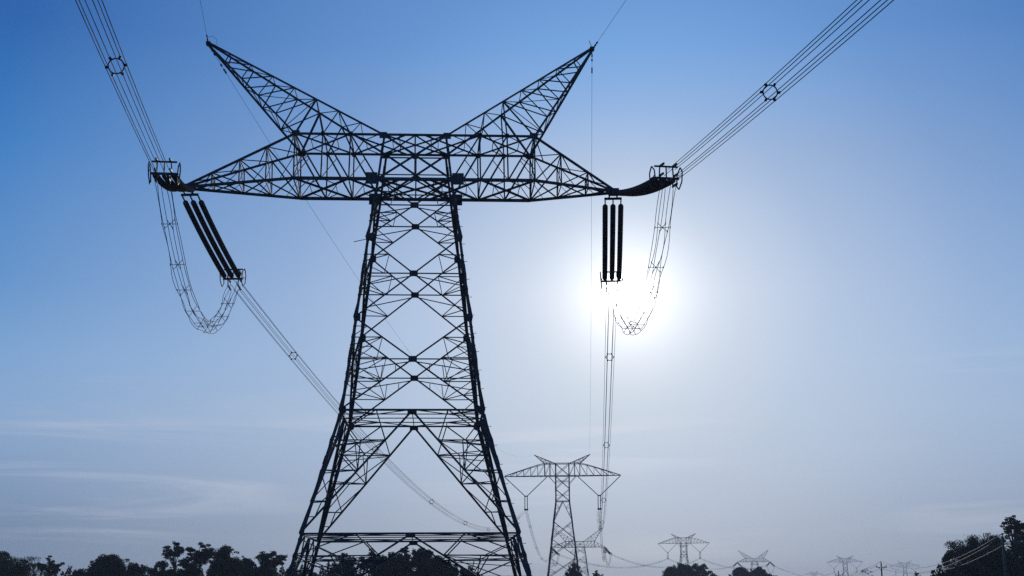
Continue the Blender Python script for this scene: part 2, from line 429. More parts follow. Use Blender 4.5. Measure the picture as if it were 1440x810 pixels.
        tp = MB(); tp.box(ap, (.32, 0, 0), (0, .45, 0), (0, 0, .22)); (tp.bar(ap + V((0, 0, .1)), ap + V((-.2, 0, .65)), .035) if s > 0 else 0); tp.build('tip_plate', STEEL, pk)
    # step bolts up the right-hand front leg and two short stubs
    for i in range(22):
        z = 3.4 + i * 1.25; w = hw(z); b = MB(); b.bar((w, -w, z), (w + .2, -w, z + .02), .03); b.build('step_bolt', STEEL, R)
    b = MB(); b.bar((-hw(24.9), -hw(24.9), 24.95), (-hw(24.9) - .85, -hw(24.9), 24.75), .04); b.build('marker_rod', STEEL, R)
    return R

tower1 = strain_tower('huge dark steel lattice pylon with two pointed horns, nearest and largest of all')

# ------------------------------------------------------------------ insulator strings of strain towers
def horiz(az):
    a = math.radians(az); return V((math.sin(a), math.cos(a), 0))

LS = 13.9
def string_curve(th, sag, t):
    """local (forward, down) along a strain string of length LS"""
    th = math.radians(th); f = LS * math.cos(th) * t; d = LS * math.sin(th) * t + 4 * sag * t * (1 - t)
    return V((0, f, -d))

def strain_string(A, az, th, sag, label, group):
    """hangs from the arm tip A and runs along compass direction az"""
    R = thing('insulator_string_set', label, 'insulators', A, -math.radians(az), group)
    q = lambda t, x=0., up=0.: string_curve(th, sag, t) + V((x, 0, up))
    h = MB()
    for x in (-.3, .3): h.bar(q(0, x * .8, -.15), q(.055, x), .1)
    h.bar(q(.055, -.62), q(.055, .62), .12, .16)
    for x in (-.56, 0, .56): h.bar(q(.055, x), q(.125, x), .09)
    h.build('upper_yoke', HARD, R)
    for x in (-.56, 0, .56):
        m = MB(); n = 116; pts = []; rs = []
        for i in range(n + 1):
            for dt, r in ((-.0028, .16), (0.0, .205 if i % 2 else .185)):
                t = .12 + .795 * i / n + dt; pts.append(q(t, x)); rs.append(r)
        m.tube(pts, rs, 10)
        m.build('insulator', SHED, R, True)
    y = MB()
    for x in (-.56, 0, .56): y.bar(q(.91, x), q(.955, x), .08)
    y.bar(q(.955, -.8), q(.955, .8), .1, .14)
    y.bar(q(.955, -.75, .75), q(.955, .75, .75), .08, .1)
    for x in (-.45, .0, .45): y.bar(q(.955, x), q(.955, x * .9, .75), .07)
    for x in (-.42, .42): y.bar(q(.955, x), q(.955, x * .9, -.6), .07)
    for x, up in ((-.4, .75), (.4, .75), (-.45, .12), (.45, .12), (-.4, -.5), (.4, -.5)):
        y.bar(q(.955, x, up), q(1.02, x, up), .1, .12)
    y.build('line_yoke', HARD, R)
    for s in (-1, 1):
        r = MB(); P = []
        for fx, uz in ((-.55, .45), (-.48, .62), (0.02, .98), (.14, .98), (.62, .5), (.66, .3), (.66, -.3), (.6, -.48), (.1, -.88), (-.03, -.88), (-.5, -.5), (-.55, -.35)):
            P.append(q(.945, s * (.86 + .05 * uz)) + V((0, fx * .9, uz * .72)))
        r.tube(P, .042, 6, True)
        r.bar(q(.945, s * .78, .1), q(.945, s * .86, .1) + V((0, -.46, 0)), .035); r.bar(q(.945, s * .78, .1), q(.945, s * .86, .1) + V((0, .57, 0)), .035)
        r.build('grading_ring', HARD, R, True)
    return R

def string_end(A, az, th, t=1.03):
    p = string_curve(th, 0, t); d = horiz(az); return V(A) + d * p.y + V((0, 0, p.z))

# ------------------------------------------------------------------ conductors
HEX = [(math.cos(math.radians(30 + 60 * k)) * .45, math.sin(math.radians(30 + 60 * k)) * .45) for k in range(6)]
HEX = [(math.cos(math.radians(60 * k)) * .43, math.sin(math.radians(60 * k)) * .43) for k in range(6)]
def frame(pts, i):
    d = pts[min(i + 1, len(pts) - 1)] - pts[max(i - 1, 0)]; d.normalize()
    x = d.cross(V((0, 0, 1))).normalized(); return x, x.cross(d).normalized()

def spacer_ring(m, p, x, y, r=.32, w=.03):
    m.tube([p + x * (r * math.cos(a)) + y * (r * math.sin(a)) for a in [2 * math.pi * k / 24 for k in range(24)]], w, 6, True)
    for a, b in HEX: m.bar(p + (x * a + y * b) * .72, p + (x * a + y * b) * 1.06, .09, .1)

def bundle(pts, spacers, label, group, rad=.019, n=5, roll=0):
    """six sub-conductors held in a hexagon by ring spacers"""
    R = thing('conductor_bundle', label, 'power line', pts[0], 0, group); o = pts[0]
    cr, sr = math.cos(math.radians(roll)), math.sin(math.radians(roll))
    fr = [(x * cr + y * sr, y * cr - x * sr) for x, y in (frame(pts, i) for i in range(len(pts)))]
    for a, b in HEX:
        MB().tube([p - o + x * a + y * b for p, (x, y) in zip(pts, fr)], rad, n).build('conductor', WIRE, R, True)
    for t in spacers:
        k = t * (len(pts) - 1); i = min(int(k), len(pts) - 2); p = lerp(pts[i], pts[i + 1], k - i)
        m = MB(); spacer_ring(m, p - o, *fr[i]); m.build('spacer', HARD, R, True)
    return R

def sag_pts(a, b, S, n=60):
    return [lerp(a, b, i / n) - V((0, 0, 4 * S * (i / n) * (1 - i / n))) for i in range(n + 1)]

def far_bundle(a, b, S, label, group, step=55, rad=.024):
    pts = sag_pts(a, b, S, 40); fr = [frame(pts, i) for i in range(41)]; m = MB(); o = pts[0]
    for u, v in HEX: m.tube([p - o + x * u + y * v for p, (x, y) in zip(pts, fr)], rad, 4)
    n = max(2, int((b - a).length / step))
    for k in range(n):
        q = (k + .5) / n * 40; i = int(q); spacer_ring(m, lerp(pts[i], pts[i + 1], q - i) - o, *fr[i], .36, .045)
    ob = m.build('conductor_bundle', WIRE); ob.location = o
    return tag(ob, label, 'power line', group)

def jumper(a, b, depth, label, group, star=(.1, .21, .31, .41, .52, .62, .72, .82, .92), rad=.019, parts=True, seed=1):
    random.seed(seed)
    n = 54; pts = [lerp(a, b, i / n) - V((0, 0, depth * (1 - abs(2 * i / n - 1) ** 2.05))) for i in range(n + 1)]
    h = (b - a); h.z = 0; h.normalize(); side = h.cross(V((0, 0, 1)))
    o = pts[0]; R = thing('jumper_loop', label, 'power line', o, 0, group) if parts else None
    M = MB()
    off = [[V((0, 0, 0))] * (n + 1) for _ in HEX]
    for c in range(6):
        ks = sorted([0, 1] + list(star)); rnd = [random.uniform(-1, 1) * .1 for _ in ks]; rn2 = [random.uniform(-1, 1) * .1 for _ in ks]
        for i in range(n + 1):
            t = i / n
            for j in range(len(ks) - 1):
                if ks[j] <= t <= ks[j + 1]:
                    u = (t - ks[j]) / (ks[j + 1] - ks[j]); bump = 4 * u * (1 - u)
                    off[c][i] = side * (rnd[j] * bump) + V((0, 0, rn2[j] * bump)); break
    for c, (u, v) in enumerate(HEX):
        P = []
        for i, p in enumerate(pts):
            d = (pts[min(i + 1, n)] - pts[max(i - 1, 0)]).normalized(); y = side.cross(d).normalized()
            P.append(p - o + side * u * 1.12 + y * v * 1.12 + off[c][i])
        m = MB().tube(P, rad, 5)
        if parts: m.build('conductor', WIRE, R, True)
        else: M.v, M.f = M.v + m.v, M.f + [tuple(q + len(M.v) for q in f) for f in m.f]
    if parts:
        for t in star:
            i = int(t * n); p = pts[i] - o; d = (pts[i + 1] - pts[i - 1]).normalized(); y = side.cross(d).normalized(); m = MB()
            for k in range(3):
                e = side * HEX[k][0] * 1.15 + y * HEX[k][1] * 1.15; m.bar(p - e, p + e, .028)
            for hx in HEX: 
                e = side * hx[0] * 1.12 + y * hx[1] * 1.12; m.bar(p + e - d * .1, p + e + d * .09, .045)
            m.bar(p - d * .05, p + d * .04, .065); m.build('spacer', HARD, R)
        return R
    ob = M.build('jumper_loop', WIRE); ob.location = o; return tag(ob, label, 'power line', group)

X0 = -1.396
LA, RA = V((X0 - 15.85, 95, 29.3)), V((X0 + 13.96, 95, 29.32))
TL, TR = V((30.75, 480, 28.95)), V((55.94, 480, 28.95))              # clamps below the second pylon
azL = math.degrees(math.atan2(TL.x - LA.x, TL.y - LA.y)); azR = math.degrees(math.atan2(TR.x - RA.x, TR.y - RA.y))
SG = 'insulator strings of the big pylon'
strain_string(LA, 180 - 4.2, 12.2, .42, 'three short curved black insulator strings left of the big pylon, pointing at the viewer', SG)
strain_string(LA, azL, 15.5, .25, 'three long black insulator strings sloping down right below the big pylon left arm tip', SG)
strain_string(RA, 180 - 7.1, 12.0, .42, 'curved dark insulator strings right of the big pylon, pointing at the viewer above the sun', SG)
strain_string(RA, azR, 15.5, .25, 'three insulator strings hanging straight below the big pylon right arm tip, before the sun', SG)

EL, ER = string_end(LA, 175.8, 12.2), string_end(RA, 172.9, 12.0)
BL, BR = string_end(LA, azL, 15.5), string_end(RA, azR, 15.5)
def front_pts(E, az, slope, length=290):
    d = -horiz(az); return [E + d * s + V((0, 0, -math.tan(math.radians(slope)) * s + .00028 * s * s)) for s in [length * i / 72 for i in range(73)]]
CG = 'conductor bundles of the big pylon'
bundle(front_pts(EL, -6.75, 7.6), [25.6 / 290] + [(25.6 + 52 * k) / 290 for k in range(1, 5)], 'six wires with a ring spacer running from the left insulators to the top left edge', CG, roll=-10)
bundle(front_pts(ER, -1.05, 8.2), [23.2 / 290] + [(23.2 + 52 * k) / 290 for k in range(1, 5)], 'six wires with a ring spacer rising to the upper right from the right insulators', CG)
bundle(sag_pts(BL, TL, 11.6), (.055, .18, .33, .475, .62, .77, .92), 'sagging six-wire bundle passing behind the legs of the big pylon to the second pylon', CG)
bundle(sag_pts(BR, TR, 11.8), (.055, .17, .32, .46, .60, .74, .88), 'six-wire bundle dropping steeply below the sun to the right clamp of the second pylon', CG)
JG = 'jumper loops of the big pylon'
jumper(string_end(LA, 175.8, 12.2, .98) + V((0, 0, -.55)), string_end(LA, azL, 15.5, .98) + V((0, 0, -.45)), 5.7, 'deep hanging loop of slack wires below the left arm tip of the big pylon', JG, seed=3)
jumper(string_end(RA, 172.9, 12.0, .98) + V((0, 0, -.55)), string_end(RA, azR, 15.5, .98) + V((0, 0, -.45)), 5.7, 'hanging loop of slack wires right beside the sun', JG, seed=8)

# earth wires
def earth_wire(pts, label, beads=()):
    o = pts[0]; R = thing('earth_wire', label, 'wire', o, 0, 'earth wires of the big pylon')
    MB().tube([p - o for p in pts], .012, 5).build('strand', WIRE, R)
    f = MB()
    d = (pts[1] - pts[0]).normalized()
    f.bar((0, 0, 0), d * .8, .06)
    for s in beads: f.bar(d * s, d * (s + .28), .1)
    f.build('fitting', HARD, R)
HL, HR = V((X0 - 14.78, 95, 39.95)), V((X0 + 12.65, 95, 40.0))
def ew_front(E, az, slope):
    d = -horiz(az); return [E + d * s + V((0, 0, -math.tan(math.radians(slope)) * s + .0002 * s * s)) for s in [290 * i / 60 for i in range(61)]]
earth_wire([HL] + ew_front(HL, -6, 6)[1:], 'thin wire leaving the left horn of the big pylon upwards', (.7, 1.2, 2.0))
earth_wire([HR] + ew_front(HR, -4.5, 6)[1:], 'thin wire leaving the right horn of the big pylon to the upper right', (.6, 1.1, 1.7))
earth_wire(sag_pts(HL, V((34.18, 480, 48.1)), 10, 60), 'faint wire slanting from the left horn behind the left arm of the big pylon', (.8, 1.4, 3.2, 4.0, 4.4))
earth_wire(sag_pts(HR, V((53.04, 480, 48.2)), 10, 60), 'faint wire dropping straight down from the right horn of the big pylon', (.8, 1.5, 3.0, 3.5))
lp = MB(); lp.tube([HL + V((.22 + .36 * math.cos(a), -.1 + .15 * math.cos(a), .22 + .36 * math.sin(a))) for a in [math.radians(-150 + 10 * k) for k in range(31)]], .012, 5)
tag(lp.build('earth_wire_loop', WIRE), 'small thin wire loop curling over the left horn tip of the big pylon', 'wire')

# ------------------------------------------------------------------ suspension towers
SHW = [(0, 6.4), (6.8, 5.45), (32.3, 2.42), (45.1, 2.4)]
def suspension_tower(label, group):
    R = thing('transmission_tower', label, 'power pylon', (0, 0, 0), 0, group)
    for sx in (-1, 1):
        for sy in (-1, 1):
            m = MB(); zs = [-.1, 6.8, 32.3, 45.1]; ws = [.34, .32, .28]
            for a, b, w in zip(zs, zs[1:], ws):
                ha, hb = hw(max(a, 0), SHW), hw(b, SHW)
                m.angle((sx * ha, sy * ha, a), (sx * hb, sy * hb, b), (-sx * w, 0, 0), (0, -sy * w, 0), .06)
            m.build('leg', STEEL, R)
    for face in FACES:
        P = lambda u, z: fp(face, u, z, SHW); t = V((face[2], face[3], 0))
        m = MB()
        lv = [6.8, 13.5, 19.8, 25.6, 32.3]
        for i, (a, b) in enumerate(zip(lv, lv[1:])):
            if i == 3:
                for s in (-1, 1):
                    m.bar(P(0, b), P(s, a), .17)
                    for q in (.33, .66): n = lerp(P(0, b), P(s, a), q); m.bar(n, P(s, n.z), .08); m.bar(n, P(s, n.z + 1.6), .08)
            else:
                m.bar(P(-1, a), P(1, b), .16); m.bar(P(1, a), P(-1, b), .16)
                mid = (a + b) / 2
                for s in (-1, 1):
                    for q in (.28, .72):
                        z = a + (b - a) * q; n = lerp(P(s, a), P(-s, b), q if q < .5 else 1 - q) if q < .5 else lerp(P(s, b), P(-s, a), 1 - q)
                        m.bar(n, P(s, z), .07); m.bar(n, P(s, mid), .07)
        for s in (-1, 1): m.bar(P(0, 6.8), P(s, 0), .16); m.bar(lerp(P(0, 6.8), P(s, 0), .5), P(s, 3.4), .08)
        m.bar(P(-1, 6.8), P(1, 6.8), .16)
        for a, b in ((32.3, 36.5), (36.5, 40.9)):
            m.bar(P(-1, a), P(1, b), .15); m.bar(P(1, a), P(-1, b), .15); m.bar(P(-1, (a + b) / 2), P(1, (a + b) / 2), .07)
        m.bar(P(-1, 32.3), P(1, 32.3), .22); m.bar(P(-1, 39.2), P(1, 39.2), .1)
        m.build('bracing_panel', STEEL, R)
    zc, zt = 40.9, 45.1
    c = MB(); prof = [(6.0, zt, 1.9), (8.4, 44.55, 1.75), (10.8, 43.85, 1.5), (13.2, 43.1, 1.2), (15.6, 42.35, .9), (17.8, 41.65, .55), (19.8, 41.0, .2)]
    for sy in (-1, 1):
        d = 2.4
        c.bar((-6, sy * 1.95, zc), (6, sy * 1.95, zc), .24); c.bar((-6, sy * 1.95, zt), (6, sy * 1.95, zt), .22)
        c.bar((-2.4, sy * d, zc), (2.4, sy * d, zt), .15); c.bar((2.4, sy * d, zc), (-2.4, sy * d, zt), .15)
        for s in (-1, 1):
            for x in (4.2, 6.0): c.bar((s * x, sy * 1.95, zc), (s * x, sy * 1.95, zt), .2)
            c.bar((s * 2.4, sy * 2, zc), (s * 4.2, sy * 1.95, zt), .11); c.bar((s * 6, sy * 1.95, zc), (s * 4.2, sy * 1.95, zt), .11)
            for (x0, z0, y0), (x1, z1, y1) in zip(prof, prof[1:]):
                c.bar((s * x0, sy * y0, zc), (s * x1, sy * y1, zc), .2); c.bar((s * x0, sy * y0, z0), (s * x1, sy * y1, z1), .2)
                c.bar((s * x1, sy * y1, zc), (s * x1, sy * y1, z1), .1); c.bar((s * x0, sy * y0, z0 - .05), (s * x1, sy * y1, zc), .1)
                c.bar((s * x0, sy * y0, zc), (s * x1, -sy * y1, zc), .08)
            c.bar((s * 4.7, sy * 1.9, zc), (s * 2.43, sy * 2.2, zc - 2.6), .13)
    c.build('crossarm', STEEL, R)
    for s in (-1, 1):
        p = MB(); ap = V((s * 9.6, 0, 48.2))
        for sy in (-1, 1):
            u0, l0 = V((s * 2.4, sy * 1.95, zt)), V((s * 6, sy * 1.95, zt))
            p.bar(u0, ap, .15); p.bar(l0, ap, .15)
            for k in range(4):
                a, b = lerp(u0, ap, .2 + .2 * k), lerp(l0, ap, .2 * k); p.bar(a, b, .08); p.bar(a, lerp(l0, ap, min(1, .2 * k + .2)), .07)
        p.build('earth_wire_peak', STEEL, R)
    return R

def v_string(label, group):
    """V insulator with its double drop link; origin at the inner end of the arm centre line"""
    R = thing('insulator_string_set', label, 'insulators', (0, 0, 0), 0, group)
    for sx in (-1, 1):
        m = MB(); a, b = V((sx * 7.3, 0, 0)), V((sx * .35, 0, -6.55)); n = 30; pts = []; rs = []
        for i in range(n + 1):
            pts += [lerp(a, b, (i + .0) / (n + 1)), lerp(a, b, (i + .4) / (n + 1))]; rs += [.11, .19]
        m.tube(pts, rs, 6).build('insulator', SHED, R)
        m = MB(); m.tube([(sx * .42, 0, -6.6), (sx * .42, 0, -11.0)], .15, 6).build('link_rod', HARD, R)
    y = MB(); y.poly([(-.7, 0, -6.4), (.7, 0, -6.4), (.55, 0, -6.8), (-.55, 0, -6.8)], (0, .12, 0)); y.box((0, 0, -11.2), (1.3, 0, 0), (0, .3, 0), (0, 0, .45))
    y.tube([(.8 * math.cos(a), .5 * math.sin(a), -10.9) for a in [2 * math.pi * k / 12 for k in range(12)]], .06, 5, True)
    y.build('yoke_plate', HARD, R)
    return R

# second pylon and its far copies: (pixel x of axis, crossarm y, distance, heading)
GS = 'slender suspension pylons receding along the line'
tower2 = suspension_tower('tall grey lattice pylon with wide flat arms, mid-distance just right of the big pylon', None)
VG = 'V-shaped insulators under suspension pylons'
vs0 = v_string('V-shaped insulator under the left arm of the mid-distance suspension pylon beside the big pylon', VG)
VX = 12.45
def place_susp(o, x, y, rz, dz=0):
    o.location = (x, y, dz); o.rotation_euler = (0, 0, rz)
def arm_pt(o, x, z, y=0): return V(o.location) + Matrix.Rotation(o.rotation_euler[2], 3, 'Z') @ V((x, y, z))
c2 = at(790.8, 669.5, 480)
specs = [(c2.x, 480, -math.radians(7), 0.0, None, None)]
far = [(961.2, 764.0, 1083, -20, 'grey suspension pylon above the dark trees right of the sun glow',
        ('left V-shaped insulator of the suspension pylon above the treetops right of centre', 'right V-shaped insulator of the suspension pylon above the treetops right of centre')),
       (1188.3, 790.4, 1600, -20, 'small pale suspension pylon just left of the lone cross-shaped pole',
        ('left V-shaped insulator of the small pylon left of the cross-shaped pole', 'right V-shaped insulator of the small pylon left of the cross-shaped pole')),
       (1272.4, 796.0, 1930, -20, 'small pale suspension pylon between the cross-shaped pole and the big trees at right',
        ('left V-shaped insulator of the pale pylon between the cross-shaped pole and the right-hand trees', 'right V-shaped insulator of the pale pylon between the cross-shaped pole and the right-hand trees')),
       (1144.6, 808.0, 3050, -10, 'tiniest and faintest pylon, only its top showing low at the bottom edge',
        ('left V-shaped insulator of the tiniest farthest pylon', 'right V-shaped insulator of the tiniest farthest pylon'))]
place_susp(tower2, c2.x, 480, -math.radians(7))
vs0.location = arm_pt(tower2, -VX, 40.75); vs0.rotation_euler = tower2.rotation_euler
vs1 = copy_tree(vs0); vs1['label'] = 'V-shaped insulator under the right arm of the mid-distance suspension pylon, where the steep wires end'
vs1.location = arm_pt(tower2, VX, 40.75)
susp = [tower2]
for px, py, Y, rz, lab, vl in far:
    t = copy_tree(tower2); tag(t, lab, 'power pylon', GS); p = at(px, py, Y)
    place_susp(t, p.x, Y, math.radians(rz), p.z - 40.9)
    susp.append(t)
    for s, l in zip((-1, 1), vl):
        v = copy_tree(vs0); v['label'] = l; v.location = arm_pt(t, s * VX, 40.75); v.rotation_euler = t.rotation_euler
tower2['group'] = GS

# far strain towers
GT = 'strain pylons with pointed horns in the distance'
STN = []
SKIP = ('step_bolt', 'marker_rod', 'gusset_plate', 'footing', 'chord_none')
for px, py, Y, rz, lab in ((813.5, 769.5, 800, -10, 'horned pylon partly hidden behind the mid-distance suspension pylon'),
                           (1059.8, 790.2, 1280, -22, 'small horned pylon above the rounded dark trees right of centre')):
    t = copy_tree(tower1, None, SKIP); tag(t, lab, 'power pylon', GT); p = at(px, py, Y)
    t.location = (p.x + .9, Y, p.z - 29.4); t.rotation_euler = (0, 0, math.radians(rz)); STN.append(t)
def strain_far(t, azf, azb, names, th=14):
    ends = {}
    for s, x in (('left', -15.85), ('right', 13.96)):
        A = arm_pt(t, x, 29.3)
        for nm, az in (('near', azf + 180), ('far', azb)):
            strain_string(A, az, th, .3, names[s, nm], 'insulator strings of distant horned pylons'); ends[s, nm] = string_end(A, az, th, 1.0)
        jumper(ends[s, 'near'], ends[s, 'far'], 6.5, names[s, 'loop'], 'jumper loops of distant horned pylons', rad=.03, parts=False)
    return ends
T3, T5 = STN
def nm(which):
    return {(s, k): '%s, %s arm of %s' % (a, s, which) for s in ('left', 'right')
            for k, a in (('near', 'near-side insulator strings'), ('far', 'far-side insulator strings'), ('loop', 'thin hanging wire loop'))}
def heading(a, b): return math.degrees(math.atan2(b.x - a.x, b.y - a.y))
loc = lambda o: V(o.location)
t2, t4, t6, t7, t8 = susp
e3 = strain_far(T3, heading(loc(t2), loc(T3)), heading(loc(T3), loc(t4)), nm('the horned pylon behind the suspension pylon'), 15)
e5 = strain_far(T5, heading(loc(t4), loc(T5)), heading(loc(T5), loc(t6)), nm('the small horned pylon above the rounded trees'), 15)
FG = 'distant conductor bundles'
names = ('left', 'right')
for k, s in enumerate((-1, 1)):
    n = names[k]; vb = lambda t: arm_pt(t, s * VX, 29.4)
    far_bundle(vb(t2), e3[n, 'near'], 9.5, n + ' bundle dropping from the mid-distance suspension pylon to the horned pylon behind it', FG)
    far_bundle(e3[n, 'far'], vb(t4), 7.0, n + ' bundle sagging from the horned pylon behind to the suspension pylon above the treetops', FG)
    far_bundle(vb(t4), e5[n, 'near'], 5.0, n + ' short bundle between the treetop suspension pylon and the small horned pylon', FG)
    far_bundle(e5[n, 'far'], vb(t6), 9.0, n + ' bundle from the small horned pylon to the pale pylon beside the cross-shaped pole', FG)
    far_bundle(vb(t6), vb(t7), 8.0, n + ' faint bundle between the two small pale pylons around the cross-shaped pole', FG)

# ------------------------------------------------------------------ utility poles and their wires
def utility_pole(top, label, group, arm_rz):
    R = thing('utility_pole', label, 'utility pole', (top.x, top.y, 0), arm_rz, group); H = top.z
    MB().tube([(0, 0, -.3), (0, 0, H * .5), (0, 0, H - .15)], [.16, .14, .11], 12).build('pole', WOODP, R, True)
    c = MB(); c.bar((-.95, -.12, H - .98), (.95, -.12, H - .98), .1, .12); c.bar((-.55, -.1, H - .98), (0, -.1, H - 1.6), .05); c.bar((.55, -.1, H - .98), (0, -.1, H - 1.6), .05)
    c.build('crossarm', WOODP, R)
    for x, y, z in ((-.88, -.12, H - .93), (.88, -.12, H - .93), (0, 0, H - .16)):
        i = MB(); i.tube([(x, y, z), (x, y, z + .1), (x, y, z + .12), (x, y, z + .2), (x, y, z + .22), (x, y, z + .3), (x, y, z + .34)], [.04, .04, .12, .13, .09, .1, .05], 10); i.build('insulator', PORC, R, True)
    return R
PG = 'wooden utility poles'
pp = [at(1409.6, 752, 150), at(1239, 790.5, 262), at(1179, 803.5, 360)]
P1 = utility_pole(pp[0], 'utility pole with crossarm in front of the big trees at right edge', PG, math.radians(8))
P2 = utility_pole(pp[1], 'lone cross-shaped utility pole between two small pale pylons', PG, math.radians(-8))
P3 = utility_pole(pp[2], 'tiny utility pole tip below the small pale pylon left of the cross-shaped pole', PG, math.radians(-8))
def pole_pts(P, H):
    return [arm_pt(P, x, z, y) for x, y, z in ((-.88, -.12, H - .62), (.88, -.12, H - .62), (0, 0, H + .16))]
W1, W2, W3 = (pole_pts(P, t.z) for P, t in zip((P1, P2, P3), pp))
wn = ('left crossarm end', 'right crossarm end', 'pole top')
def pole_wire(a, b, S, label): 
    pts = sag_pts(a, b, S, 24); m = MB().tube([p - pts[0] for p in pts], .032, 6); o = m.build('power_wire', INSW, None, True); o.location = pts[0]
    tag(o, label, 'wire', 'wires on the utility poles')
offp = at(1650, 757, 156)
for k in range(3):
    pole_wire(W1[k], W2[k], 2.3, 'pale wire sagging left past dark trees from the right-hand pole, %s' % wn[k])
    pole_wire(W2[k], W3[k], 1.0, 'thin wire between the cross-shaped pole and tinier pole, %s' % wn[k])
    pole_wire(W1[k], offp + V((0, (.9, -.9, 0)[k] , (-.75, -.75, 0)[k])), .5, 'pale wire leaving the right edge from the utility pole, %s' % wn[k])

# ------------------------------------------------------------------ trees
def leafquad(m, p, s, rnd):
    a = V((rnd.gauss(0, 1), rnd.gauss(0, 1), rnd.gauss(0, 1))); a.normalize()
    b = a.cross(V((rnd.gauss(0, 1), rnd.gauss(0, 1), rnd.gauss(0, 1)))); b.normalize()
    a *= s * rnd.uniform(.5, .85); b *= s * rnd.uniform(.25, .5); o = len(m.v)
    m.v += [p - a, p + b - a * .15, p + a, p - b - a * .15]; m.f.append((o, o + 1, o + 2, o + 3))

def clump(m, c, r, n, s, rnd, flat=.8):
    for _ in range(n):
        d = V((rnd.gauss(0, 1), rnd.gauss(0, 1), rnd.gauss(0, 1))); d.normalize()
        d *= r * rnd.random() ** .45; d.z *= flat
        leafquad(m, c + d, s, rnd)

def limb(m, a, b, r0, r1, rnd, n=5, bow=.08):
    a, b = V(a), V(b); L = (b - a).length; k = V((rnd.uniform(-1, 1), rnd.uniform(-1, 1), rnd.uniform(-.2, .6))) * L * bow
    pts = [lerp(a, b, i / n) + k * (4 * (i / n) * (1 - i / n)) for i in range(n + 1)]
    m.tube(pts, [r0 + (r1 - r0) * i / n for i in range(n + 1)], 6); return pts

